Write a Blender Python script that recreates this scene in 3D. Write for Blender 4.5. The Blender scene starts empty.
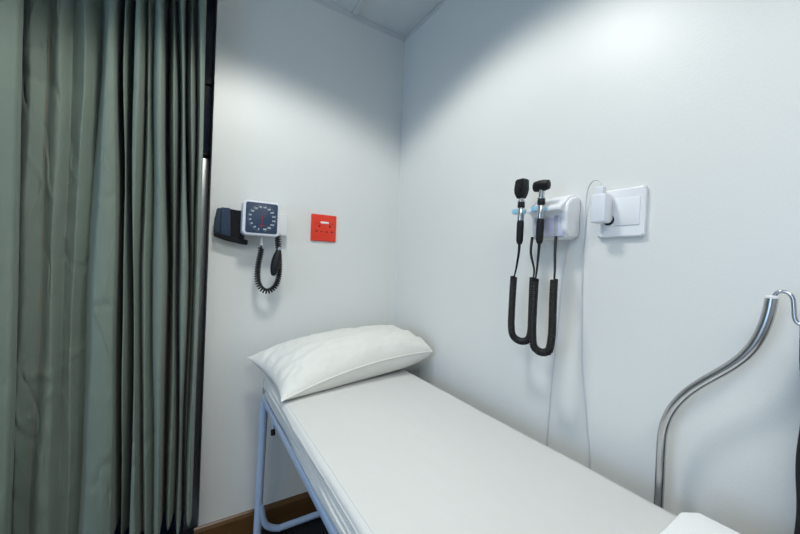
import bpy, bmesh, math, random
from mathutils import Vector, Matrix, noise
random.seed(7)
PI = math.pi
S = bpy.context.scene
C = S.collection

# ------------------------------------------------------------------ camera
cam_data = bpy.data.cameras.new('camera')
cam_data.sensor_width = 36.0
cam_data.lens = 341.57 / 800 * 36.0
cam_data.clip_start = 0.02
cam = bpy.data.objects.new('camera', cam_data)
C.objects.link(cam)
yaw, pitch, roll = math.radians(31.925), math.radians(-0.642), math.radians(2.448)
fw = Vector((math.sin(yaw)*math.cos(pitch), math.cos(yaw)*math.cos(pitch), math.sin(pitch)))
rt = Vector((math.cos(yaw), -math.sin(yaw), 0))
up = rt.cross(fw)
r2 = math.cos(roll)*rt + math.sin(roll)*up
u2 = -math.sin(roll)*rt + math.cos(roll)*up
M = Matrix((r2, u2, -fw)).transposed().to_4x4()
M.translation = Vector((-0.996, -1.645, 1.25))
cam.matrix_world = M
S.camera = cam

# ------------------------------------------------------------------ world, lights, exposure
w = bpy.data.worlds.new('world')
S.world = w
w.use_nodes = True
w.node_tree.nodes['Background'].inputs[0].default_value = (0.35, 0.45, 0.6, 1)
w.node_tree.nodes['Background'].inputs[1].default_value = 0.02

def area(name, loc, rot, sx, sy, power, col, spread=180):
    d = bpy.data.lights.new(name, 'AREA')
    d.shape = 'RECTANGLE'; d.size = sx; d.size_y = sy
    d.energy = power; d.color = col; d.spread = math.radians(spread)
    o = bpy.data.objects.new(name, d)
    C.objects.link(o)
    o.location = loc; o.rotation_euler = rot
    return o
# louvred ceiling lights of the room (above and behind the camera) and the daylight window on the left, plus an added fill for the curtain
def downlight(name, loc, power, col, cone, blend, rad):
    d = bpy.data.lights.new(name, 'SPOT')
    d.energy = power; d.color = col; d.spot_size = math.radians(cone); d.spot_blend = blend; d.shadow_soft_size = rad
    o = bpy.data.objects.new(name, d); C.objects.link(o); o.location = loc
downlight('downlight', (-0.76, -0.84, 2.49), 48, (1.0, 1.0, 0.94), 136, 0.30, 0.12)
downlight('downlight_rear', (-0.75, -2.1, 2.49), 46, (1.0, 1.0, 0.95), 144, 0.4, 0.35)
area('curtain_fill', (-2.1, -1.9, 2.495), (0, 0, 0), 0.9, 1.2, 18, (1.0, 1.0, 0.95), 155)  # added fill light for the curtain and left side, no fitting there
area('window_daylight', (-3.38, -1.5, 1.45), (0, -PI/2, 0), 1.3, 1.2, 21, (0.42, 0.66, 1.0))
S.view_settings.view_transform = 'Standard'
S.view_settings.look = 'None'
S.view_settings.exposure = 0.13
S.view_settings.gamma = 1.0
S.view_settings.use_curve_mapping = False

# ------------------------------------------------------------------ helpers
MATS = {}
def mat(name, col, rough=0.5, metal=0.0, noise_amt=0.0, noise_scale=20, bump=0.0, bump_scale=60,
        stretch=(1, 1, 1), sheen=0.0, spec=0.5, coat=0.0):
    m = bpy.data.materials.new(name); m.use_nodes = True
    nt = m.node_tree; b = nt.nodes['Principled BSDF']
    b.inputs['Base Color'].default_value = (*col, 1)
    b.inputs['Roughness'].default_value = rough
    b.inputs['Metallic'].default_value = metal
    b.inputs['Specular IOR Level'].default_value = spec
    b.inputs['Sheen Weight'].default_value = sheen
    b.inputs['Coat Weight'].default_value = coat
    tc = nt.nodes.new('ShaderNodeTexCoord'); mp = nt.nodes.new('ShaderNodeMapping')
    mp.inputs['Scale'].default_value = stretch
    nt.links.new(tc.outputs['Object'], mp.inputs['Vector'])
    if noise_amt:
        n = nt.nodes.new('ShaderNodeTexNoise'); n.inputs['Scale'].default_value = noise_scale
        n.inputs['Detail'].default_value = 5
        nt.links.new(mp.outputs['Vector'], n.inputs['Vector'])
        mx = nt.nodes.new('ShaderNodeMix'); mx.data_type = 'RGBA'
        mx.inputs[6].default_value = (*[c*(1-noise_amt) for c in col], 1)
        mx.inputs[7].default_value = (*[min(1, c*(1+noise_amt)) for c in col], 1)
        nt.links.new(n.outputs['Fac'], mx.inputs[0])
        nt.links.new(mx.outputs[2], b.inputs['Base Color'])
    if bump:
        n2 = nt.nodes.new('ShaderNodeTexNoise'); n2.inputs['Scale'].default_value = bump_scale
        n2.inputs['Detail'].default_value = 4
        nt.links.new(mp.outputs['Vector'], n2.inputs['Vector'])
        bp = nt.nodes.new('ShaderNodeBump'); bp.inputs['Strength'].default_value = bump
        bp.inputs['Distance'].default_value = 0.01
        nt.links.new(n2.outputs['Fac'], bp.inputs['Height'])
        nt.links.new(bp.outputs['Normal'], b.inputs['Normal'])
    MATS[name] = m
    return m

wallm = mat('painted_wall', (0.765, 0.775, 0.755), 0.42, noise_amt=0.012, noise_scale=3, bump=0.05, bump_scale=180)
ceilm = mat('ceiling_tile', (0.68, 0.73, 0.74), 0.9, noise_amt=0.04, noise_scale=90)
tbarm = mat('ceiling_grid_white', (0.66, 0.68, 0.69), 0.5)
floorm = mat('dark_carpet', (0.006, 0.007, 0.010), 0.95, noise_amt=0.4, noise_scale=200)
skirtm = mat('varnished_wood', (0.115, 0.055, 0.018), 0.35, noise_amt=0.45, noise_scale=7, stretch=(1.2, 8, 22))
alum = mat('aluminium', (0.55, 0.56, 0.57), 0.35, 0.9, noise_amt=0.05, noise_scale=60)
blackm = mat('black_plastic', (0.006, 0.006, 0.007), 0.4, spec=0.35)
rubber = mat('black_rubber', (0.007, 0.007, 0.008), 0.5, spec=0.35)
glassm = mat('dark_window_glass', (0.012, 0.022, 0.05), 0.12, noise_amt=0.1, noise_scale=2)
curtm = mat('green_cloth', (0.188, 0.236, 0.196), 0.62, noise_amt=0.06, noise_scale=14, bump=0.4, bump_scale=22, stretch=(1.6, 1.6, 0.6), sheen=0.15, spec=0.3)
stitch = mat('rust_stitching', (0.27, 0.21, 0.16), 0.8, noise_amt=0.2, noise_scale=300)
hemst = mat('pale_green_stitching', (0.25, 0.30, 0.27), 0.8, noise_amt=0.2, noise_scale=300)
enamel = mat('blue_grey_enamel', (0.44, 0.56, 0.76), 0.28, noise_amt=0.03, noise_scale=30, coat=0.3)
sheetm = mat('white_bed_linen', (0.665, 0.67, 0.655), 0.8, noise_amt=0.015, noise_scale=25, bump=0.12, bump_scale=22, sheen=0.1, spec=0.2)
pillm = mat('cream_pillowcase', (0.775, 0.77, 0.725), 0.8, noise_amt=0.015, noise_scale=25, bump=0.25, bump_scale=16, sheen=0.1, spec=0.2)
towelm = mat('bright_white_towel', (0.93, 0.94, 0.95), 0.85, bump=0.25, bump_scale=160, sheen=0.2)
mattm = mat('mattress_vinyl', (0.03, 0.03, 0.035), 0.5, noise_amt=0.1)
chrome = mat('chrome', (0.55, 0.55, 0.56), 0.24, 1.0, noise_amt=0.03, noise_scale=30)
redm = mat('red_plastic', (0.80, 0.045, 0.018), 0.35, noise_amt=0.03, noise_scale=20)
darkred = mat('dark_socket_hole', (0.04, 0.004, 0.003), 0.6)
whitep = mat('white_plastic', (0.80, 0.81, 0.83), 0.28, noise_amt=0.01, noise_scale=30)
whitep2 = mat('satin_white_plastic', (0.76, 0.78, 0.83), 0.35, noise_amt=0.01, noise_scale=30)
lilac = mat('lavender_plastic', (0.55, 0.56, 0.72), 0.4, noise_amt=0.02, noise_scale=30)
greyp = mat('grey_plastic', (0.38, 0.39, 0.42), 0.45)
dialm = mat('navy_dial', (0.028, 0.052, 0.10), 0.32, noise_amt=0.05, noise_scale=30)
inkm = mat('white_print', (0.62, 0.66, 0.70), 0.5)
needlem = mat('red_needle', (0.42, 0.03, 0.04), 0.4)
cuffm = mat('navy_nylon', (0.016, 0.036, 0.070), 0.75, noise_amt=0.25, noise_scale=60, bump=0.4, bump_scale=90, sheen=0.2)
velcro = mat('black_velcro', (0.006, 0.006, 0.008), 0.95, bump=0.4, bump_scale=250)
clipm = mat('pale_blue_clip', (0.30, 0.56, 0.72), 0.35)
paperm = mat('white_label', (0.85, 0.80, 0.80), 0.5)
cablem = mat('white_cable', (0.62, 0.64, 0.67), 0.45)
clothb = mat('black_cloth', (0.008, 0.008, 0.010), 0.9, bump=0.3, bump_scale=60)

def add_box(bm, x0, x1, y0, y1, z0, z1, bev=0.0, seg=2):
    r = bmesh.ops.create_cube(bm, size=1)
    vs = r['verts']
    for v in vs:
        v.co = Vector(((x0+x1)/2 + v.co.x*(x1-x0), (y0+y1)/2 + v.co.y*(y1-y0), (z0+z1)/2 + v.co.z*(z1-z0)))
    if bev:
        es = list({e for v in vs for e in v.link_edges})
        bmesh.ops.bevel(bm, geom=es, offset=bev, segments=seg, profile=0.5, affect='EDGES')
    return bm

def smooth_path(pts, n=12):
    """Catmull-Rom through the points."""
    P = [Vector(p) for p in pts]
    P = [P[0]*2-P[1]] + P + [P[-1]*2-P[-2]]
    out = []
    for i in range(1, len(P)-2):
        p0, p1, p2, p3 = P[i-1:i+3]
        for k in range(n):
            t = k/n
            out.append(0.5*((2*p1) + (p2-p0)*t + (2*p0-5*p1+4*p2-p3)*t*t + (3*p1-p0-3*p2+p3)*t**3))
    out.append(P[-2].copy())
    return out

def frames(path):
    T = []
    for i in range(len(path)):
        a = path[max(0, i-1)]; b = path[min(len(path)-1, i+1)]
        T.append((b-a).normalized())
    n = T[0].orthogonal().normalized()
    out = []
    for i, t in enumerate(T):
        n = (n - t*n.dot(t))
        n = n.normalized() if n.length > 1e-6 else t.orthogonal().normalized()
        out.append((t, n, t.cross(n)))
    return out

def add_tube(bm, path, r, seg=12, cap=True):
    path = [Vector(p) for p in path]
    F = frames(path)
    rings = []
    for i, (p, (t, n, b)) in enumerate(zip(path, F)):
        rr = r(i/(len(path)-1)) if callable(r) else r
        rings.append([bm.verts.new(p + (n*math.cos(a) + b*math.sin(a))*rr) for a in [2*PI*k/seg for k in range(seg)]])
    for A, B in zip(rings, rings[1:]):
        for k in range(seg):
            bm.faces.new((A[k], A[(k+1) % seg], B[(k+1) % seg], B[k]))
    if cap:
        bm.faces.new(list(reversed(rings[0]))); bm.faces.new(rings[-1])
    return bm

def add_coil(bm, path, R, r, pitch, seg=6, per=10):
    """a helix of wire radius r and coil radius R wound round a smooth path"""
    path = [Vector(p) for p in path]
    L = [0]
    for a, b in zip(path, path[1:]): L.append(L[-1] + (b-a).length)
    F = frames(path)
    turns = L[-1]/pitch
    N = int(turns*per)
    pts = []; j = 0
    for i in range(N+1):
        s = L[-1]*i/N
        while j < len(L)-2 and L[j+1] < s: j += 1
        f = (s-L[j])/max(1e-9, L[j+1]-L[j])
        p = path[j].lerp(path[j+1], f)
        n = F[j][1].lerp(F[j+1][1], f); b = F[j][2].lerp(F[j+1][2], f)
        a = 2*PI*i/per
        pts.append(p + (n*math.cos(a) + b*math.sin(a))*R)
    add_tube(bm, pts, r, seg)
    return bm

def add_lathe(bm, prof, origin, axis='Z', seg=24):
    o = Vector(origin)
    ax = {'X': (Vector((1,0,0)), Vector((0,1,0)), Vector((0,0,1))),
          'Y': (Vector((0,1,0)), Vector((0,0,1)), Vector((1,0,0))),
          'Z': (Vector((0,0,1)), Vector((1,0,0)), Vector((0,1,0)))}[axis]
    rings = []
    for h, r in prof:
        rings.append([bm.verts.new(o + ax[0]*h + (ax[1]*math.cos(a) + ax[2]*math.sin(a))*max(r, 1e-5)) for a in [2*PI*k/seg for k in range(seg)]])
    for A, B in zip(rings, rings[1:]):
        for k in range(seg):
            bm.faces.new((A[k], A[(k+1) % seg], B[(k+1) % seg], B[k]))
    bm.faces.new(list(reversed(rings[0]))); bm.faces.new(rings[-1])
    return bm

def add_prism(bm, poly, fn, bev=0.0, seg=3):
    """poly: 2-D points; fn(p, k) -> 3-D for k = 0, 1 ; closed solid"""
    A = [bm.verts.new(fn(p, 0)) for p in poly]; B = [bm.verts.new(fn(p, 1)) for p in poly]
    fs = [bm.faces.new(A), bm.faces.new(list(reversed(B)))]
    n = len(poly)
    for k in range(n):
        fs.append(bm.faces.new((A[k], B[k], B[(k+1) % n], A[(k+1) % n])))
    bmesh.ops.recalc_face_normals(bm, faces=fs)
    if bev:
        es = list({e for f in fs for e in f.edges})
        bmesh.ops.bevel(bm, geom=es, offset=bev, segments=seg, profile=0.5, affect='EDGES')
    return bm

def rounded_rect(cx, cy, w_, h_, r, n=6):
    out = []
    for sx, sy, a0 in ((1, 1, 0), (-1, 1, PI/2), (-1, -1, PI), (1, -1, 1.5*PI)):
        for k in range(n+1):
            a = a0 + PI/2*k/n
            out.append((cx + sx*(w_/2-r) + r*math.cos(a), cy + sy*(h_/2-r) + r*math.sin(a)))
    return out

def obj(name, bm, m, parent=None, smooth=True, angle=40, recalc=True):
    if recalc: bmesh.ops.recalc_face_normals(bm, faces=bm.faces)
    me = bpy.data.meshes.new(name)
    if smooth:
        for f in bm.faces: f.smooth = True
        for e in bm.edges:
            if len(e.link_faces) == 2 and e.calc_face_angle(0) > math.radians(angle): e.smooth = False
    bm.to_mesh(me); bm.free()
    me.materials.append(m)
    o = bpy.data.objects.new(name, me); C.objects.link(o)
    if parent:
        o.parent = parent
        # children keep world coordinates: meshes are written in world space
        q = parent; off = Vector((0, 0, 0))
        while q: off += q.location; q = q.parent
        for v in me.vertices: v.co -= off
    return o

def thing(name, label, cat, loc, group=None):
    o = bpy.data.objects.new(name, None); C.objects.link(o)
    o.location = loc; o.empty_display_size = 0.05
    o['label'] = label; o['category'] = cat
    if group: o['group'] = group
    return o
def tag(o, label, cat, group=None):
    o['label'] = label; o['category'] = cat
    if group: o['group'] = group
    return o
def struct(name, bm, m, parent=None, smooth=False):
    o = obj(name, bm, m, parent, smooth)
    if not parent: o['kind'] = 'structure'
    return o
NB = bmesh.new

# ------------------------------------------------------------------ the room
RX0, RY0, H = -3.5, -3.6, 2.512
struct('floor', add_box(NB(), RX0-.1, 0.1, RY0-.1, 0.3, -0.1, 0), floorm)
struct('ceiling', add_box(NB(), RX0-.1, 0.1, RY0-.1, 0.3, H, H+0.1), ceilm)
struct('wall_right', add_box(NB(), 0, 0.1, RY0-.1, 0.3, 0, H), wallm)
struct('wall_back', add_box(NB(), -0.922, 0, 0, 0.3, 0, H), wallm)
struct('wall_front', add_box(NB(), RX0-.1, 0, RY0-.1, RY0, 0, H), wallm)
# left wall with the opening of the daylight window
bm = NB()
add_box(bm, RX0-.1, RX0, RY0, -2.2, 0, H); add_box(bm, RX0-.1, RX0, -0.8, 0.3, 0, H)
add_box(bm, RX0-.1, RX0, -2.2, -0.8, 0, 0.8); add_box(bm, RX0-.1, RX0, -2.2, -0.8, 2.1, H)
struct('wall_left', bm, wallm)
bm = NB()
for z0, z1 in ((0.8, 0.85), (2.05, 2.1)): add_box(bm, RX0-.08, RX0-.03, -2.2, -0.8, z0, z1, .004)
for y0, y1 in ((-2.2, -2.15), (-1.52, -1.48), (-0.85, -0.8)): add_box(bm, RX0-.08, RX0-.03, y0, y1, 0.85, 2.05, .004)
struct('window_2', bm, alum)

# ceiling grid: wall angles and tee bars
bm = NB(); add_box(bm, -0.922, -0.004, -0.004, -0.0005, 2.484, 2.502, .0006)
struct('trim_1', bm, tbarm)
bm = NB(); add_box(bm, -0.003, -0.0005, RY0, -0.003, 2.490, 2.506, .0006)
struct('trim_2', bm, tbarm)
bm = NB()
for x in (-0.315, -0.915, -2.115, -2.715, -3.315): add_box(bm, x-.012, x+.012, RY0, -0.004, H-.010, H-.001, .001)
for y in (-0.62, -1.22, -2.42, -3.02): add_box(bm, RX0, -0.004, y-.012, y+.012, H-.0095, H-.001, .001)
struct('trim_3', bm, tbarm)

# baseboards
def skirting(name, poly_fn, a, b):
    prof = [(0, 0), (0.016, 0), (0.016, 0.082), (0.010, 0.094), (0.004, 0.099), (0, 0.099)]
    bm = NB(); add_prism(bm, prof, lambda p, k: poly_fn(p, a if k == 0 else b)); return struct(name, bm, skirtm)
skirting('baseboard_back', lambda p, t: Vector((t, -p[0], p[1])), -0.938, 0)
skirting('baseboard_right', lambda p, t: Vector((-p[0], t, p[1])), RY0, -0.016)

# the window wall behind the curtain: metal jamb, black transom, dark panes
win = thing('window_1', 'tall metal window behind the green curtain', 'window', (-0.93, 0.17, 0)); 
for k in ('label', 'category'): del win[k]
win['kind'] = 'structure'
bm = NB(); add_box(bm, -0.975, -0.924, 0.145, 0.19, 0.0, 1.688, .003); obj('window_frame', bm, alum, win)
bm = NB(); add_box(bm, -3.5, -0.924, 0.14, 0.199, 1.688, 1.708, .003); obj('transom', bm, blackm, win)
bm = NB(); add_box(bm, -3.5, -0.924, 0.165, 0.175, 1.708, 2.02); obj('pane', bm, glassm, win)
bm = NB(); add_box(bm, -3.5, -0.924, 0.160, 0.185, 2.02, 2.03, .002); obj('transom', bm, blackm, win)
bm = NB(); add_box(bm, -3.5, -0.924, 0.165, 0.175, 2.03, H); obj('pane', bm, glassm, win)
bm = NB(); add_box(bm, -3.5, -0.968, 0.165, 0.175, 0.0, 1.688); obj('pane', bm, glassm, win)
struct('wall_recess', add_box(NB(), RX0, -0.922, 0.2, 0.3, 0, H), mat('black_night', (0.01, 0.01, 0.015), 0.9))

# ------------------------------------------------------------------ curtains
def lerp_rows(rows, zs, z):
    if z >= zs[0]: i = 0
    elif z <= zs[-1]: i = len(zs)-2
    else:
        i = 0
        while zs[i+1] > z: i += 1
    t = (z-zs[i])/(zs[i+1]-zs[i])
    t = max(-0.6, min(1.6, t))
    return rows[i] + (rows[i+1]-rows[i])*t

# x of each crease at three heights, its depth and its softness
ZS = (2.15, 1.22, 0.33)
# depth, then how far the cloth takes to turn in on the left and on the right of each crease
CREASE = [((-1.50, -1.50, -1.50), .030, .05, .05),
          ((-1.405, -1.400, -1.412), .012, .03, .025),
          ((-1.346, -1.350, -1.340), .022, .020, .045),
          ((-1.283, -1.284, -1.301), .030, .040, .022),
          ((-1.219, -1.206, -1.192), .105, .009, .016),
          ((-1.186, -1.172, -1.156), .070, .020, .010),
          ((-1.153, -1.143, -1.111), .034, .016, .012),
          ((-1.121, -1.108, -1.078), .018, .022, .010),
          ((-1.090, -1.058, -1.051), .100, .012, .018),
          ((-1.056, -1.022, -1.008), .060, .016, .009),
          ((-1.024, -0.996, -0.984), .080, .009, .016),
          ((-0.990, -0.974, -0.972), .045, .018, .008),
          ((-0.962, -0.952, -0.950), .030, .010, .01)]
BULGE = (.0, .004, .012, .018, .010, .020, .012, .034, .006, .022, .014, .012, 0)
def sstep(t):
    t = max(0, min(1, t)); return t*t*(3-2*t)
def crease_x(i, z):
    return lerp_rows(CREASE[i][0], ZS, z) + (.012*noise.noise(Vector((i*3.7, z*1.3, 0))) if 0 < i < 12 else 0)
def curtain_surf(u, z, y0=-0.085):
    """u in 0..12 along the creases"""
    i = min(int(u), len(CREASE)-2); f = u-i
    xa = crease_x(i, z); xb = crease_x(i+1, z)
    x = xa + (xb-xa)*f
    d = 0
    for k in range(max(0, i-1), min(len(CREASE), i+3)):
        xc = xa if k == i else xb if k == i+1 else crease_x(k, z)
        c = CREASE[k]
        wd = (c[2] if x < xc else c[3])*(1+.35*noise.noise(Vector((k*5.1, z*2.1, 4))))
        d = max(d, 1.55*c[1]*(1+.3*noise.noise(Vector((k*2.3, z*1.7, 8))))*sstep(1-abs(x-xc)/(wd*1.25)))
    n1 = noise.noise(Vector((x*8, z*1.4, 3.1)))*.012 + noise.noise(Vector((x*30+z*2, z*6.5, 9.7)))*.0030
    q = abs(noise.noise(Vector((x*10+z*5, z*4.0-x*9, 1.7)))); n1 += .0085*math.exp(-(q/.05)**2)*max(0, noise.noise(Vector((x*6, z*3, 12)))+.25)
    q = abs(noise.noise(Vector((x*14-z*6, z*5.0+x*12, 21.7)))); n1 -= .0075*math.exp(-(q/.05)**2)*max(0, noise.noise(Vector((x*6, z*3, 32)))+.2)
    y = y0 + d - BULGE[i]*math.sin(PI*f)**.8 + n1
    return Vector((x, y, z))

def hem_z(u):
    return 0.172 + .035*math.exp(-((u-4.0)/.8)**2) + .022*math.sin(u*2.3+1)*.5 + .02*noise.noise(Vector((u*1.3, 0, 0)))
bm = NB(); NU, NZ = 720, 170; grid = []
for j in range(NZ+1):
    row = []
    for i in range(NU+1):
        u = 12*i/NU; zb = hem_z(u); z = zb + (2.485-zb)*j/NZ
        row.append(bm.verts.new(curtain_surf(u, z)))
    grid.append(row)
for j in range(NZ):
    for i in range(NU):
        bm.faces.new((grid[j][i], grid[j][i+1], grid[j+1][i+1], grid[j+1][i]))
cur = thing('curtain', 'dark green pleated curtain bunched against the end of the back wall', 'curtain', (-1.2, -0.08, 0.2))
co = obj('fabric', bm, curtm, cur, angle=180, recalc=False)
sd = co.modifiers.new('thick', 'SOLIDIFY'); sd.thickness = 0.0012; sd.offset = 1
bm = NB(); add_tube(bm, [curtain_surf(1.05-.0012*k, 2.3-k*.0205) + Vector((0, -.0016, 0)) for k in range(0, 100)], .0011, 6)
obj('seam', bm, stitch, cur)
bm = NB(); add_tube(bm, [curtain_surf(12*k/600, hem_z(12*k/600)+.045) + Vector((0, -.0012, 0)) for k in range(601)], .0009, 5)
obj('hem_stitching', bm, hemst, cur)
# heading rail of the curtain
bm = NB(); add_box(bm, -3.4, -0.93, -0.10, -0.07, 2.488, 2.511, .003)
tag(obj('curtain_track', bm, tbarm), 'white curtain track on the ceiling above the bunched green curtain', 'curtain track')

# nearer panel at the left edge of the picture
bm = NB(); grid = []
NU, NZ = 150, 120
def panel(u, z):
    x = -1.425 + .004*math.sin(z*2.2) - 0.62*u - .010*math.exp(-((u-.0)/.012)**2)
    y = -0.175 - 0.03*(0.5-0.5*math.cos(u*PI*7)) + .004*noise.noise(Vector((x*10, z*2, 5))) + .0025*noise.noise(Vector((x*24, z*16, 2)))
    if u < .03: y += .03*(1-u/.03)**2
    return Vector((x, y, z))
for j in range(NZ+1):
    grid.append([bm.verts.new(panel((i/NU)**1.3, 0.19 + 2.295*j/NZ)) for i in range(NU+1)])
for j in range(NZ):
    for i in range(NU):
        bm.faces.new((grid[j][i], grid[j+1][i], grid[j+1][i+1], grid[j][i+1]))
po = obj('curtain', bm, curtm, angle=180, recalc=False)
sd = po.modifiers.new('thick', 'SOLIDIFY'); sd.thickness = 0.0012; sd.offset = 0
tag(po, 'smooth paler green curtain panel at the far left edge, in front of the pleated one', 'curtain')
bm = NB(); add_box(bm, -2.1, -1.42, -0.21, -0.15, 2.486, 2.511, .003)
tag(obj('curtain_track', bm, tbarm), 'short white curtain track holding the smooth panel at far left', 'curtain track')

# ------------------------------------------------------------------ examination bed
BX0, BX1, BY1, BY0 = -0.708, -0.108, -0.14, -2.02
bed = thing('examination_bed', 'narrow clinic bed with a pale blue-grey tubular metal frame along the right wall', 'bed', (-0.4, -1.0, 0))
for x0 in (BX0, BX1-.025):
    bm = NB(); add_box(bm, x0, x0+.025, BY0, BY1+.035, 0.632, 0.660, .006, 3); obj('side_rail', bm, enamel, bed)
for y in (BY1+.010, BY0):
    bm = NB(); add_box(bm, BX0+.025, BX1-.025, y, y+.025, 0.634, 0.658, .005); obj('end_rail', bm, enamel, bed)
bm = NB(); add_box(bm, BX0+.026, BX1-.026, BY0+.03, BY1, 0.646, 0.6595, .003); obj('platform', bm, blackm, bed)
for x in (BX0+.0, BX1-.0):
    for y in (-0.118, BY0+.02):
        bm = NB(); sx = 1 if x < -.4 else -1
        add_tube(bm, [(x+sx*.010, y, 0.635), (x+sx*.006, y, 0.4), (x, y, 0.012)], .0165, 16)
        lg = obj('leg', bm, enamel, bed)
        bm = NB(); add_lathe(bm, [(0, .017), (.002, .019), (.024, .019), (.027, .0172)], (x, y, 0)); obj('rubber_foot', bm, rubber, lg)
for y in (-0.118, BY0+.02):
    # bent cross tube: drops beside the leg, turns and runs across near the floor
    a = BX0+.028; b = BX1-.028; dy = -.004
    pts = [(a-.018, y+dy, .19)]
    pts += [(a-.012, y+dy, .155), (a-.004, y+dy, .120), (a+.008, y+dy, .095), (a+.026, y+dy, .078), (a+.058, y+dy, .062), (a+.10, y+dy, .060)]
    pts2 = [(-(p[0]-a)+b, p[1], p[2]) for p in reversed(pts)]
    bm = NB(); add_tube(bm, smooth_path(pts+pts2, 6), .0135, 14); obj('cross_brace', bm, enamel, bed)
bm = NB(); add_box(bm, BX0+.020, BX1-.014, BY0+.01, BY1-.006, 0.6605, 0.7440, .012, 3); obj('mattress', bm, mattm, bed)
# backrest catch under the rail
lev = NB(); add_tube(lev, smooth_path([(-.672, -.150, .64), (-.672, -.158, .60), (-.673, -.175, .565), (-.676, -.200, .540)]), .005, 10)
lv = obj('adjuster_lever', lev, enamel, bed)
bm = NB(); add_tube(bm, [(-.676, -.197, .542), (-.678, -.212, .528)], .009, 12); obj('knob', bm, blackm, lv)

# bed sheet: flat top, rounded edge, tucked and creased sides
def sheet_pt(s, t):
    """s: 0 left hem .. 1 right hem ; t: 0 head .. 1 foot"""
    y = BY1+.004 + (BY0 - BY1 - .004)*t
    Wd = BX1-BX0+.002; side = .079
    tot = Wd+2*side; d = s*tot
    cr = .016
    def prof(d):   # distance from left hem -> (x, z)
        if d < side-cr: return (0, d-side)
        if d < side+cr:
            a = (d-side+cr)/(2*cr)*PI/2
            return (cr*1.1*(1-math.cos(a)), -cr*1.1*(1-math.sin(a)))
        return (d-side, 0)
    left = d <= tot/2
    p = prof(d if left else tot-d)
    x = (BX0+.001+p[0]) if left else (BX1+.003-p[0])
    z = 0.7505 + p[1]
    if p[1] < -.004:   # side pleats run lengthwise and fan out
        k = min(1, -p[1]/.05)
        wv = .005*math.sin((p[1]*85) + y*5.2 + 1.3*noise.noise(Vector((y*2.5, 0, 0))))
        wv += .006*max(0, math.sin(p[1]*48 + y*3.1))**3
        off = k*(wv*1.0 - .004 + .003*noise.noise(Vector((y*9, p[1]*20, 4))))
        x += -off if left else off*.4
        if left:   # long tuck lines running along the side
            for c0, sl, dp in ((-.018, -.010, .005), (-.034, -.012, .006), (-.052, -.006, .005), (-.064, .004, .004)):
                lc = c0 + sl*t*2 + .004*noise.noise(Vector((y*3, c0*90, 2)))
                x += dp*math.exp(-((p[1]-lc)/.0028)**2)
                x -= dp*.5*math.exp(-((p[1]-lc-.006)/.004)**2)
    if d < .03 or d > tot-.03:
        z += .007*noise.noise(Vector((y*4, 1, 7)))
    z += .0016*noise.noise(Vector((x*5, y*4, 0))) + .0008*noise.noise(Vector((x*22, y*9, 2)))
    if -.7 < x < -.11:
        z -= .0025*math.exp(-((x+.4)/.2)**2)*0
    return Vector((x, y, z))
bm = NB(); NS, NT = 520, 130; grid = []
for j in range(NT+1):
    grid.append([bm.verts.new(sheet_pt(i/NS, j/NT)) for i in range(NS+1)])
for j in range(NT):
    for i in range(NS):
        bm.faces.new((grid[j][i], grid[j][i+1], grid[j+1][i+1], grid[j+1][i]))
# head end drops down
prev = grid[0]
for k in range(1, 7):
    a = k/6*PI/2
    cur_ = []
    for v in grid[0]:
        c = v.co.copy(); lim = max(0, c.z-.672)
        dz = .012*(1-math.cos(a)) if k < 6 else lim
        dy = .010*math.sin(a)
        cur_.append(bm.verts.new(Vector((c.x, c.y+dy, c.z-min(dz, lim)))))
    for i in range(NS):
        bm.faces.new((prev[i+1], prev[i], cur_[i], cur_[i+1]))
    prev = cur_
so = obj('bed_sheet', bm, sheetm, angle=180, recalc=True)
tag(so, 'plain white fitted sheet covering the narrow bed, creased along its left side', 'bed sheet')
sd = so.modifiers.new('thick', 'SOLIDIFY'); sd.thickness = 0.0012; sd.offset = -1

# pillow
def pillow_pt(u, v, side):
    FL = Vector((-.712, -.462, .764)); FR = Vector((-.030, -.405, .852))
    BL = Vector((-.770, -.085, .822)); BR = Vector((-.050, -.075, .865))
    # pinched outline
    a = (u+1)/2; b = (v+1)/2
    P = FL*(1-a)*(1-b) + FR*a*(1-b) + BL*(1-a)*b + BR*a*b
    pin = .030
    P.x += -math.copysign(1, u)*abs(u)**2*pin*(1-v*v)
    P.y += -math.copysign(1, v)*abs(v)**2*pin*.7*(1-u*u)
    e = ((1-abs(u)**(2.6+2.2*max(0, u)))*(1-abs(v)**2.4))
    th = max(0, e)**(.55 - .2*max(0, u))
    z = P.z + .024*(1-u*u)*((1-v)/2)**2
    wr = noise.noise(Vector((u*5+v*1.5, v*5, 3)))*.004 + (1-abs(noise.noise(Vector((u*6-v*2, v*4+u*3, 8)))))**5*.006*(1-th*.6)
    edge = max(abs(u), abs(v))
    wr += .004*math.sin(u*38+v*5)*math.exp(-((1-abs(v))/.12)**2)*(1-u*u)*.5
    wr += .006*math.sin(v*19+u*4)*math.exp(-((abs(u)-.92)/.16)**2)*.6
    wr *= min(1, max(0, e)*5)
    if side > 0:
        z += (.104-.008*max(0, u))*th + wr*1.6
        z -= .010*max(0, -u-.45)*sum(math.exp(-((v-q-.35*(u+1))/.055)**2) for q in (-.75, -.42, -.1, .2, .5))*min(1, (1-abs(u))*8)
    else:
        z -= .10*th
        z = max(z, .7560 + .002*noise.noise(Vector((u*4, v*4, 0))) )
    P.z = z
    return P
bm = NB(); n1, n2 = 110, 70
ft = lambda k, n: math.sin((k/n*2-1)*PI/2)
top = [[bm.verts.new(pillow_pt(ft(i, n1), ft(j, n2), 1)) for i in range(n1+1)] for j in range(n2+1)]
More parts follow.
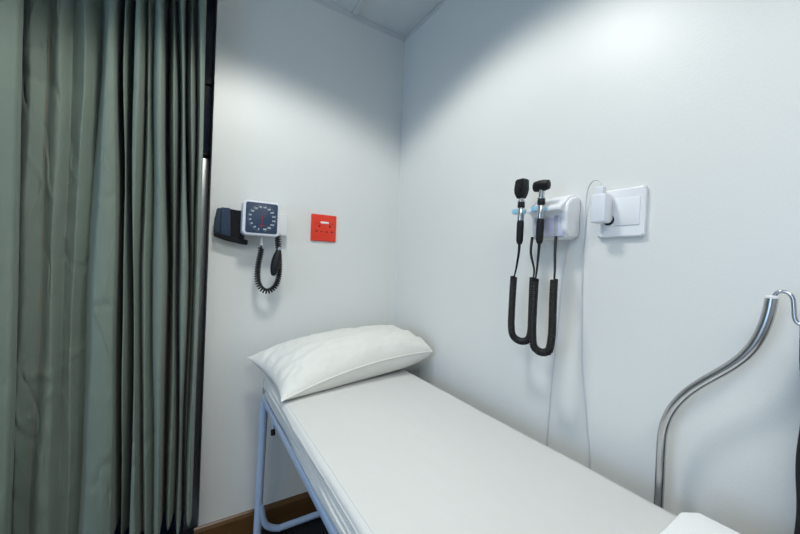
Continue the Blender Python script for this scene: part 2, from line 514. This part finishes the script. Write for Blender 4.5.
bot = [[(top[j][i] if (i in (0, n1) or j in (0, n2)) else bm.verts.new(pillow_pt(ft(i, n1), ft(j, n2), -1))) for i in range(n1+1)] for j in range(n2+1)]
for j in range(n2):
    for i in range(n1):
        bm.faces.new((top[j][i], top[j][i+1], top[j+1][i+1], top[j+1][i]))
        bm.faces.new((bot[j][i], bot[j+1][i], bot[j+1][i+1], bot[j][i+1]))
rim = [v.co.copy() for v in top[0]]
pil = thing('pillow', 'plump cream-white pillow lying across the head of the bed', 'pillow', (-.4, -.25, .76))
obj('pillowcase', bm, pillm, pil, angle=180)
bm = NB(); add_tube(bm, [c+Vector((0, -.0015, 0)) for c in rim], .0030, 8); obj('piping', bm, pillm, pil)

# folded white towel near the foot
bm = NB()
def towel_layer(z0, z1, g, sk):
    pts = [(-.300, -1.392), (-.182, -1.388), (-.152, -1.406), (-.150, -1.70), (-.30, -1.72), (-.40, -1.62), (-.395, -1.44)]
    c = Vector((-.27, -1.55))
    P = [((Vector(p)-c)*g + c) for p in pts]
    add_prism(bm, [(p.x+sk, p.y) for p in P], lambda p, k: Vector((p[0], p[1], z1 if k else z0)), .005, 3)
for k in range(4): towel_layer(.7525+.0118*k, .7525+.0118*(k+1), 1-.006*(k % 2), .001*(k % 2))
tag(obj('folded_towel', bm, towelm), 'bright white folded towel lying on the near end of the bed', 'towel')

# ------------------------------------------------------------------ chrome pole with hook, black garment
pole = thing('pole', 'bent chrome pole with a hook, standing between the bed and the right wall', 'pole', (-.055, -1.31, 0))
pp = [(-.055, y, z) for y, z in ((-1.308, .012), (-1.308, .3), (-1.308, .6), (-1.308, .80), (-1.3075, .860), (-1.309, .894), (-1.317, .930), (-1.333, .968), (-1.362, 1.011),
      (-1.400, 1.050), (-1.430, 1.084), (-1.450, 1.119), (-1.462, 1.158), (-1.4675, 1.189), (-1.4695, 1.214))]
def relax(path, n):
    P = [Vector(p) for p in path]
    for _ in range(n): P = [P[0]] + [(P[i-1]+P[i]*2+P[i+1])/4 for i in range(1, len(P)-1)] + [P[-1]]
    return P
bm = NB(); add_tube(bm, relax(smooth_path(pp, 10), 60), .0095, 20); obj('upright', bm, chrome, pole)
bm = NB(); add_lathe(bm, [(0, .0097), (.003, .0097), (.0055, .007), (.006, .001)], (-.055, -1.4697, 1.2135)); obj('end_cap', bm, whitep, pole)
bm = NB(); add_tube(bm, smooth_path([(-.055, -1.4716, 1.216), (-.055, -1.477, 1.2255), (-.055, -1.487, 1.227), (-.055, -1.4955, 1.218), (-.055, -1.498, 1.200), (-.055, -1.4995, 1.182), (-.055, -1.504, 1.172), (-.055, -1.512, 1.170), (-.055, -1.520, 1.176)], 8), .0035, 12)
obj('hook', bm, chrome, pole)
bm = NB(); add_lathe(bm, [(0, .040), (.006, .040), (.010, .032), (.014, .012), (.03, .010)], (-.055, -1.31, 0)); obj('base_plate', bm, chrome, pole)

bm = NB(); rings = []
for k in range(40):
    t = k/39; z = 1.172 - .62*t
    wdt = .008 + .10*min(1, (t*2.2))**.7; dp = .008+.022*min(1, t*3)
    cy_ = -1.506 - wdt - .006*min(1, t*4)
    ring = []
    for i in range(40):
        a = 2*PI*i/40
        f = 1+.12*math.sin(a*6+t*3)*min(1, t*3)
        ring.append(bm.verts.new((-.055 + dp*math.sin(a)*f, cy_ + wdt*math.cos(a)*(1+.02*math.sin(t*20)), z)))
    rings.append(ring)
for A, B in zip(rings, rings[1:]):
    for i in range(40): bm.faces.new((A[i], A[(i+1) % 40], B[(i+1) % 40], B[i]))
bm.faces.new(rings[0]); bm.faces.new(list(reversed(rings[-1])))
tag(obj('hanging_garment', bm, clothb, angle=80), 'black cloth hanging from the chrome hook at the right edge', 'garment')

# ------------------------------------------------------------------ red double socket on the back wall
sk = thing('power_outlet', 'square red electrical outlet plate on the back wall', 'outlet', (-.428, 0, 1.342))
bm = NB(); add_box(bm, -.492, -.365, -.010, -.0004, 1.342, 1.472, .003, 3); obj('faceplate', bm, redm, sk)
bm = NB(); add_box(bm, -.447, -.405, -.0112, -.0095, 1.4285, 1.4385, .0004); obj('name_label', bm, paperm, sk)
for x, z, a, b in ((-.452, 1.4155, .005, .005), (-.399, 1.4155, .005, .005), (-.466, 1.3895, .0055, .0035), (-.441, 1.389, .0045, .003), (-.413, 1.3885, .0055, .0035), (-.387, 1.389, .0055, .0035)):
    bm = NB(); add_lathe(bm, [(-.0008, a), (.0012, a)], (x, -.0098, z), 'Y', 16)
    for v in bm.verts: v.co.z = z + (v.co.z-z)*b/a
    obj('socket_hole', bm, darkred, sk)
for x in (-.461, -.391):
    bm = NB(); add_box(bm, x-.009, x+.009, -.0135, -.0095, 1.428, 1.436, .0012); obj('switch_rocker', bm, redm, sk)

# ------------------------------------------------------------------ blood pressure gauge
bp = thing('blood_pressure_gauge', 'wall-mounted square blood pressure gauge with navy dial and white case', 'medical gauge', (-.738, 0, 1.34))
bm = NB(); add_prism(bm, rounded_rect(-.738, 1.414, .150, .146, .018), lambda p, k: Vector((p[0], -.100 if k else -.040, p[1])), .005, 3)
obj('case', bm, whitep2, bp, angle=50)
bm = NB(); add_prism(bm, rounded_rect(-.738, 1.4155, .127, .128, .009), lambda p, k: Vector((p[0], -.1022 if k else -.099, p[1])), .0008, 2)
dial = obj('dial', bm, dialm, bp)
cx, cz = -.7375, 1.4145
bm = NB()
def bar(bm, ang, r0, r1, wd, y=-.1028):
    d = Vector((math.sin(ang), 0, math.cos(ang))); n = Vector((d.z, 0, -d.x))
    P = [Vector((cx, y, cz)) + d*r + n*s for r, s in ((r0, -wd), (r0, wd), (r1, wd), (r1, -wd))]
    A = [bm.verts.new(p) for p in P]; B = [bm.verts.new(p + Vector((0, .0008, 0))) for p in P]
    bm.faces.new(A); bm.faces.new(B[::-1])
    for k in range(4): bm.faces.new((A[k], B[k], B[(k+1) % 4], A[(k+1) % 4]))
for k in range(76):
    a = math.radians(-165 + 330*k/75); bar(bm, a, .0548, .0565 if k % 5 else .0575, .00035 if k % 5 else .0006)
obj('scale_ring', bm, inkm, dial, smooth=False)
def text_obj(name, txt, size, loc, m, parent, rot=(PI/2, 0, 0)):
    cv = bpy.data.curves.new(name, 'FONT'); cv.body = txt; cv.size = size; cv.extrude = .0003
    cv.align_x = 'CENTER'; cv.align_y = 'CENTER'; cv.offset = size*.03
    t = bpy.data.objects.new(name, cv); C.objects.link(t)
    dg = bpy.context.evaluated_depsgraph_get()
    me = bpy.data.meshes.new_from_object(t.evaluated_get(dg))
    bpy.data.objects.remove(t)
    Mx = Matrix.Translation(loc) @ __import__('mathutils').Euler(rot).to_matrix().to_4x4()
    me.transform(Mx)
    b = NB(); b.from_mesh(me)
    return b
bm = NB()
for k in range(16):
    a = math.radians(-165 + 330*k/15)
    t = text_obj('n', str(k*20), .0092, Vector((cx+math.sin(a)*.0475, -.1026, cz+math.cos(a)*.0475)), inkm, None)
    me = bpy.data.meshes.new('tmp'); t.to_mesh(me); t.free(); bm.from_mesh(me)
obj('numerals', bm, inkm, dial, smooth=False)
bm = NB(); bar(bm, math.radians(183), -.014, .040, .0011, -.1042); add_lathe(bm, [(-.0025, .0035), (.0005, .0035)], (cx, -.1035, cz), 'Y', 16)
obj('needle', bm, needlem, dial, smooth=False)
t = text_obj('n', 'mmHg', .0085, Vector((cx, -.1026, cz-.030)), needlem, None)
obj('unit_lettering', t, needlem, dial, smooth=False)
# mounting bracket and cuff basket behind the case
bm = NB(); add_box(bm, -.690, -.617, -.045, -.0004, 1.350, 1.450, .006, 3); add_box(bm, -.80, -.68, -.042, -.0004, 1.37, 1.45, .004)
obj('wall_bracket', bm, whitep, bp)
bm = NB(); add_lathe(bm, [(0, .006), (.004, .006), (.012, .0045), (.032, .0045), (.036, .003)], (-.731, -.07, 1.302)); obj('hose_port', bm, cablem, bp)
bm = NB()
hose = smooth_path([(-.731, -.07, 1.290), (-.733, -.068, 1.262), (-.739, -.066, 1.225), (-.7415, -.066, 1.180), (-.737, -.066, 1.140), (-.722, -.066, 1.112), (-.697, -.066, 1.102),
                    (-.671, -.066, 1.118), (-.656, -.066, 1.150), (-.651, -.066, 1.190), (-.652, -.066, 1.235), (-.658, -.066, 1.280), (-.664, -.066, 1.345)], 14)
add_coil(bm, hose, .0098, .0034, .0102, 6, 14)
add_tube(bm, [(-.731, -.07, 1.304), (-.731, -.07, 1.286)], .0035, 10)
obj('coiled_hose', bm, rubber, bp)
bm = NB(); add_tube(bm, smooth_path([(-.645, -.055, 1.355), (-.644, -.058, 1.31), (-.650, -.062, 1.27)], 8), .0028, 8); obj('bulb_tube', bm, greyp, bp)
bm = NB()
ax0, ax1 = Vector((-.660, -.082, 1.285)), Vector((-.682, -.090, 1.172))
pth = [ax0.lerp(ax1, k/20) for k in range(21)]
add_tube(bm, pth, lambda t: .004+.0165*math.sin(PI*min(1, max(0, (t*.93+.05))))**.6, 16)
obj('inflation_bulb', bm, rubber, bp)
bm = NB(); add_lathe(bm, [(0, .004), (.003, .0075), (.015, .0075), (.019, .004)], (-.657, -.080, 1.281)); obj('release_valve', bm, chrome, bp)

bp.location.x += .005
# blood pressure cuff folded in the bracket at the left
cuff = thing('blood_pressure_cuff', 'folded navy blood pressure cuff tucked behind the left side of the gauge', 'blood pressure cuff', (-.84, 0, 1.31))
bm = NB()
def cuff_slab(bm, pts, y0, y1, bev):
    add_prism(bm, pts, lambda p, k: Vector((p[0], y0 if k else y1, p[1])), bev, 3)
cuff_slab(bm, [(-.897, 1.448), (-.790, 1.444), (-.790, 1.326), (-.856, 1.334), (-.906, 1.346), (-.905, 1.40)], -.040, -.004, .006)
obj('wrap', bm, cuffm, cuff)
bm = NB(); cuff_slab(bm, [(-.884, 1.450), (-.849, 1.450), (-.845, 1.331), (-.882, 1.338)], -.050, -.038, .004); obj('fold', bm, cuffm, cuff)
bm = NB(); cuff_slab(bm, [(-.848, 1.447), (-.800, 1.444), (-.800, 1.330), (-.846, 1.334)], -.043, -.039, .001); obj('fastening_pad', bm, velcro, cuff)
bm = NB(); cuff_slab(bm, [(-.905, 1.345), (-.776, 1.322), (-.778, 1.300), (-.850, 1.312), (-.905, 1.330)], -.046, -.006, .004); obj('edge_strap', bm, velcro, cuff)

# ------------------------------------------------------------------ diagnostic set on the right wall
ds = thing('diagnostic_station', 'white wall station holding two black diagnostic handles on the right wall', 'medical device', (0, -.98, 1.34))
def yz(p, k, a, b): return Vector((p[0], a if k == 0 else b, p[1]))
bm = NB()
prof = [(-.0004, 1.352), (-.0004, 1.470), (-.022, 1.478), (-.050, 1.468), (-.078, 1.444), (-.092, 1.436), (-.092, 1.424), (-.074, 1.420), (-.064, 1.408), (-.062, 1.360), (-.054, 1.344), (-.02, 1.342)]
add_prism(bm, prof, lambda p, k: yz(p, k, -.935, -1.050), .0045, 3)
obj('housing', bm, whitep, ds, angle=60)
bm = NB()
prof = [(-.0004, 1.350), (-.0004, 1.466), (-.02, 1.472), (-.045, 1.464), (-.066, 1.446), (-.072, 1.42), (-.068, 1.365), (-.050, 1.345)]
add_prism(bm, prof, lambda p, k: yz(p, k, -1.036, -1.058), .008, 4)
obj('end_cheek', bm, whitep, ds, angle=60)
bm = NB(); add_box(bm, -.0665, -.060, -1.045, -.942, 1.350, 1.406, .002); obj('front_panel', bm, lilac, ds)
for y in (-.955, -1.022):
    bm = NB(); add_box(bm, -.0685, -.064, y-.006, y+.006, 1.350, 1.412, .001); obj('grey_strip', bm, greyp, ds)  # upright grey strip on the front panel
HY = (-.924, -.996)
for y in HY:
    bm = NB()
    add_box(bm, -.108, -.088, y+.010, y+.034, 1.424, 1.440, .003)
    add_box(bm, -.110, -.090, y-.010, y+.012, 1.423, 1.437, .003)
    obj('handle_clip', bm, clipm, ds)
XH = -.105
for i, y in enumerate(HY):
    # handle
    h = thing('ophthalmoscope' if i == 0 else 'otoscope',
              'black handheld scope with tall tapered head, left of the two on the wall station' if i == 0 else
              'black handheld scope with short round sideways head, right of the two on the wall station',
              'medical instrument', (XH, y, 1.33))
    h['group'] = 'scopes on the wall station'
    bm = NB(); add_lathe(bm, [(0, .006), (.004, .0085), (.012, .0105), (.055, .0110), (.066, .0110), (.074, .0098)], (XH, y, 1.326), seg=24); obj('grip', bm, rubber, h)
    bm = NB(); add_lathe(bm, [(0, .0095), (.003, .0102), (.030, .0098), (.034, .0085), (.052, .0085)], (XH, y, 1.400), seg=24); obj('collar', bm, chrome, h)
    bm = NB(); add_lathe(bm, [(0, .0100), (.003, .0112), (.014, .0112), (.017, .0100)], (XH, y, 1.441), seg=24); obj('switch_ring', bm, blackm, h)
    bm = NB(); add_lathe(bm, [(0, .0085), (.002, .0120), (.005, .0120), (.007, .0085), (.022 if i == 0 else .030, .0080)], (XH, y, 1.457), seg=24); obj('neck', bm, chrome, h)
    if i == 0:
        bm = NB()
        out = [(-.010, 1.470), (.010, 1.470), (.020, 1.487), (.0225, 1.500), (.0185, 1.528), (.012, 1.532), (-.014, 1.532), (-.019, 1.527), (-.0205, 1.500), (-.018, 1.486)]
        add_prism(bm, out, lambda p, k: Vector((XH-.012 if k else XH+.012, y+p[0]+.001, p[1])), .004, 3); obj('head', bm, blackm, h)
        bm = NB(); add_lathe(bm, [(-.0145, .007), (-.011, .008)], (XH, y+.001, 1.500), 'X', 20); obj('aperture', bm, rubber, h)
    else:
        bm = NB(); add_lathe(bm, [(-.018, .009), (-.016, .014), (-.004, .0165), (.012, .0175), (.022, .0165), (.030, .0155), (.032, .011)], (XH, y-.006, 1.499), 'Y', 28)
        for v in bm.verts: v.co.x = XH + (v.co.x-XH)*.8
        obj('head', bm, blackm, h)
    # cord
    cxn = XH if i else XH+.018
    rb = -.967 if i == 0 else -1.050
    e = HY[i]
    bm = NB()
    ys = -.893 if i == 0 else -.988
    add_tube(bm, smooth_path([(XH, e, 1.330), (XH, e+.001, 1.300), (XH+(cxn-XH)*.5, (e+ys)/2, 1.250), (cxn, ys, 1.215)], 8), lambda t: .0046-.0022*t, 10)
    add_tube(bm, smooth_path([(cxn, rb, 1.215), (cxn+.006, rb+.003, 1.25), (-.080, rb+.018, 1.30), (-.061, rb+.030, 1.350)], 8), lambda t: .0024+.0022*t, 10)
    zb = 1.018 if i == 0 else 1.006
    yc = (ys+rb)/2; R_ = (ys-rb)/2
    path = [(cxn, ys, 1.222), (cxn, ys+.0015, 1.16), (cxn, ys+.002, 1.10), (cxn, ys+.001, 1.060)]
    path += [(cxn, yc + R_*math.cos(a), zb+.030 - .030*math.sin(a)) for a in [PI*k/6 for k in range(1, 6)]]
    path += [(cxn, rb-.001, 1.060), (cxn, rb-.001, 1.10), (cxn, rb, 1.16), (cxn, rb, 1.222)]
    sp = smooth_path(path, 10)
    add_coil(bm, sp, .0085, .0032, .0058, 6, 12)
    add_tube(bm, sp, .0075, 10)
    obj('coiled_cord', bm, rubber, h)

# thin cable hanging from the station
bm = NB(); add_tube(bm, smooth_path([(-.012, -1.030, 1.345), (-.006, -1.020, 1.30), (-.004, -1.008, 1.18), (-.004, -1.002, 1.06), (-.004, -.992, .90), (-.004, -.985, .72), (-.004, -.985, .45), (-.020, -.98, .2), (-.022, -.95, .004)], 10), .0016, 8)
tag(obj('cable', bm, cablem), 'thin white cable hanging down the wall from the diagnostic station', 'cable')

# ------------------------------------------------------------------ white outlet, charger and its lead
so2 = thing('power_outlet', 'white wall outlet plate with rocker switch on the right wall', 'outlet', (0, -1.175, 1.345))
bm = NB()
add_prism(bm, rounded_rect(-1.1745, 1.4105, .117, .130, .007), lambda p, k: Vector((-.0004 if k == 0 else -.013, p[0], p[1])), .004, 3)
obj('faceplate', bm, whitep, so2)
bm = NB(); add_box(bm, -.0155, -.012, -1.2215, -1.160, 1.376, 1.449, .0012); obj('rocker_switch', bm, whitep, so2)
bm = NB(); add_lathe(bm, [(-.0145, .0145), (-.012, .0145)], (0, -1.145, 1.393), 'X', 24); obj('recess_shade', bm, blackm, so2)  # black disc: shade inside the socket recess, put in as colour
ch = thing('phone_charger', 'small white plug-in charger in the left side of the wall outlet', 'charger', (-.035, -1.128, 1.385))
bm = NB(); add_box(bm, -.060, -.024, -1.158, -1.119, 1.383, 1.460, .004, 3); obj('charger_body', bm, whitep2, ch)
bm = NB(); add_lathe(bm, [(-.026, .012), (-.020, .013), (-.0150, .013)], (0, -1.143, 1.397), 'X', 24); obj('plug_base', bm, whitep2, ch)
bm = NB(); add_box(bm, -.053, -.034, -1.147, -1.127, 1.458, 1.482, .003, 3)
ld = thing('charging_lead', 'white charging lead looping from the charger down the wall', 'cable', (-.045, -1.13, 1.48))
obj('connector', bm, whitep2, ld)
bm = NB(); add_tube(bm, smooth_path([(-.044, -1.137, 1.480), (-.043, -1.135, 1.492), (-.040, -1.125, 1.502), (-.032, -1.108, 1.505), (-.022, -1.092, 1.496), (-.013, -1.080, 1.474), (-.007, -1.075, 1.43), (-.005, -1.074, 1.36), (-.004, -1.072, 1.283), (-.004, -1.078, 1.10), (-.004, -1.088, .95), (-.004, -1.096, .90), (-.004, -1.108, .80), (-.004, -1.121, .696), (-.004, -1.13, .4), (-.022, -1.14, .15), (-.03, -1.15, .004)], 10), .0017, 8)
obj('wire', bm, cablem, ld)
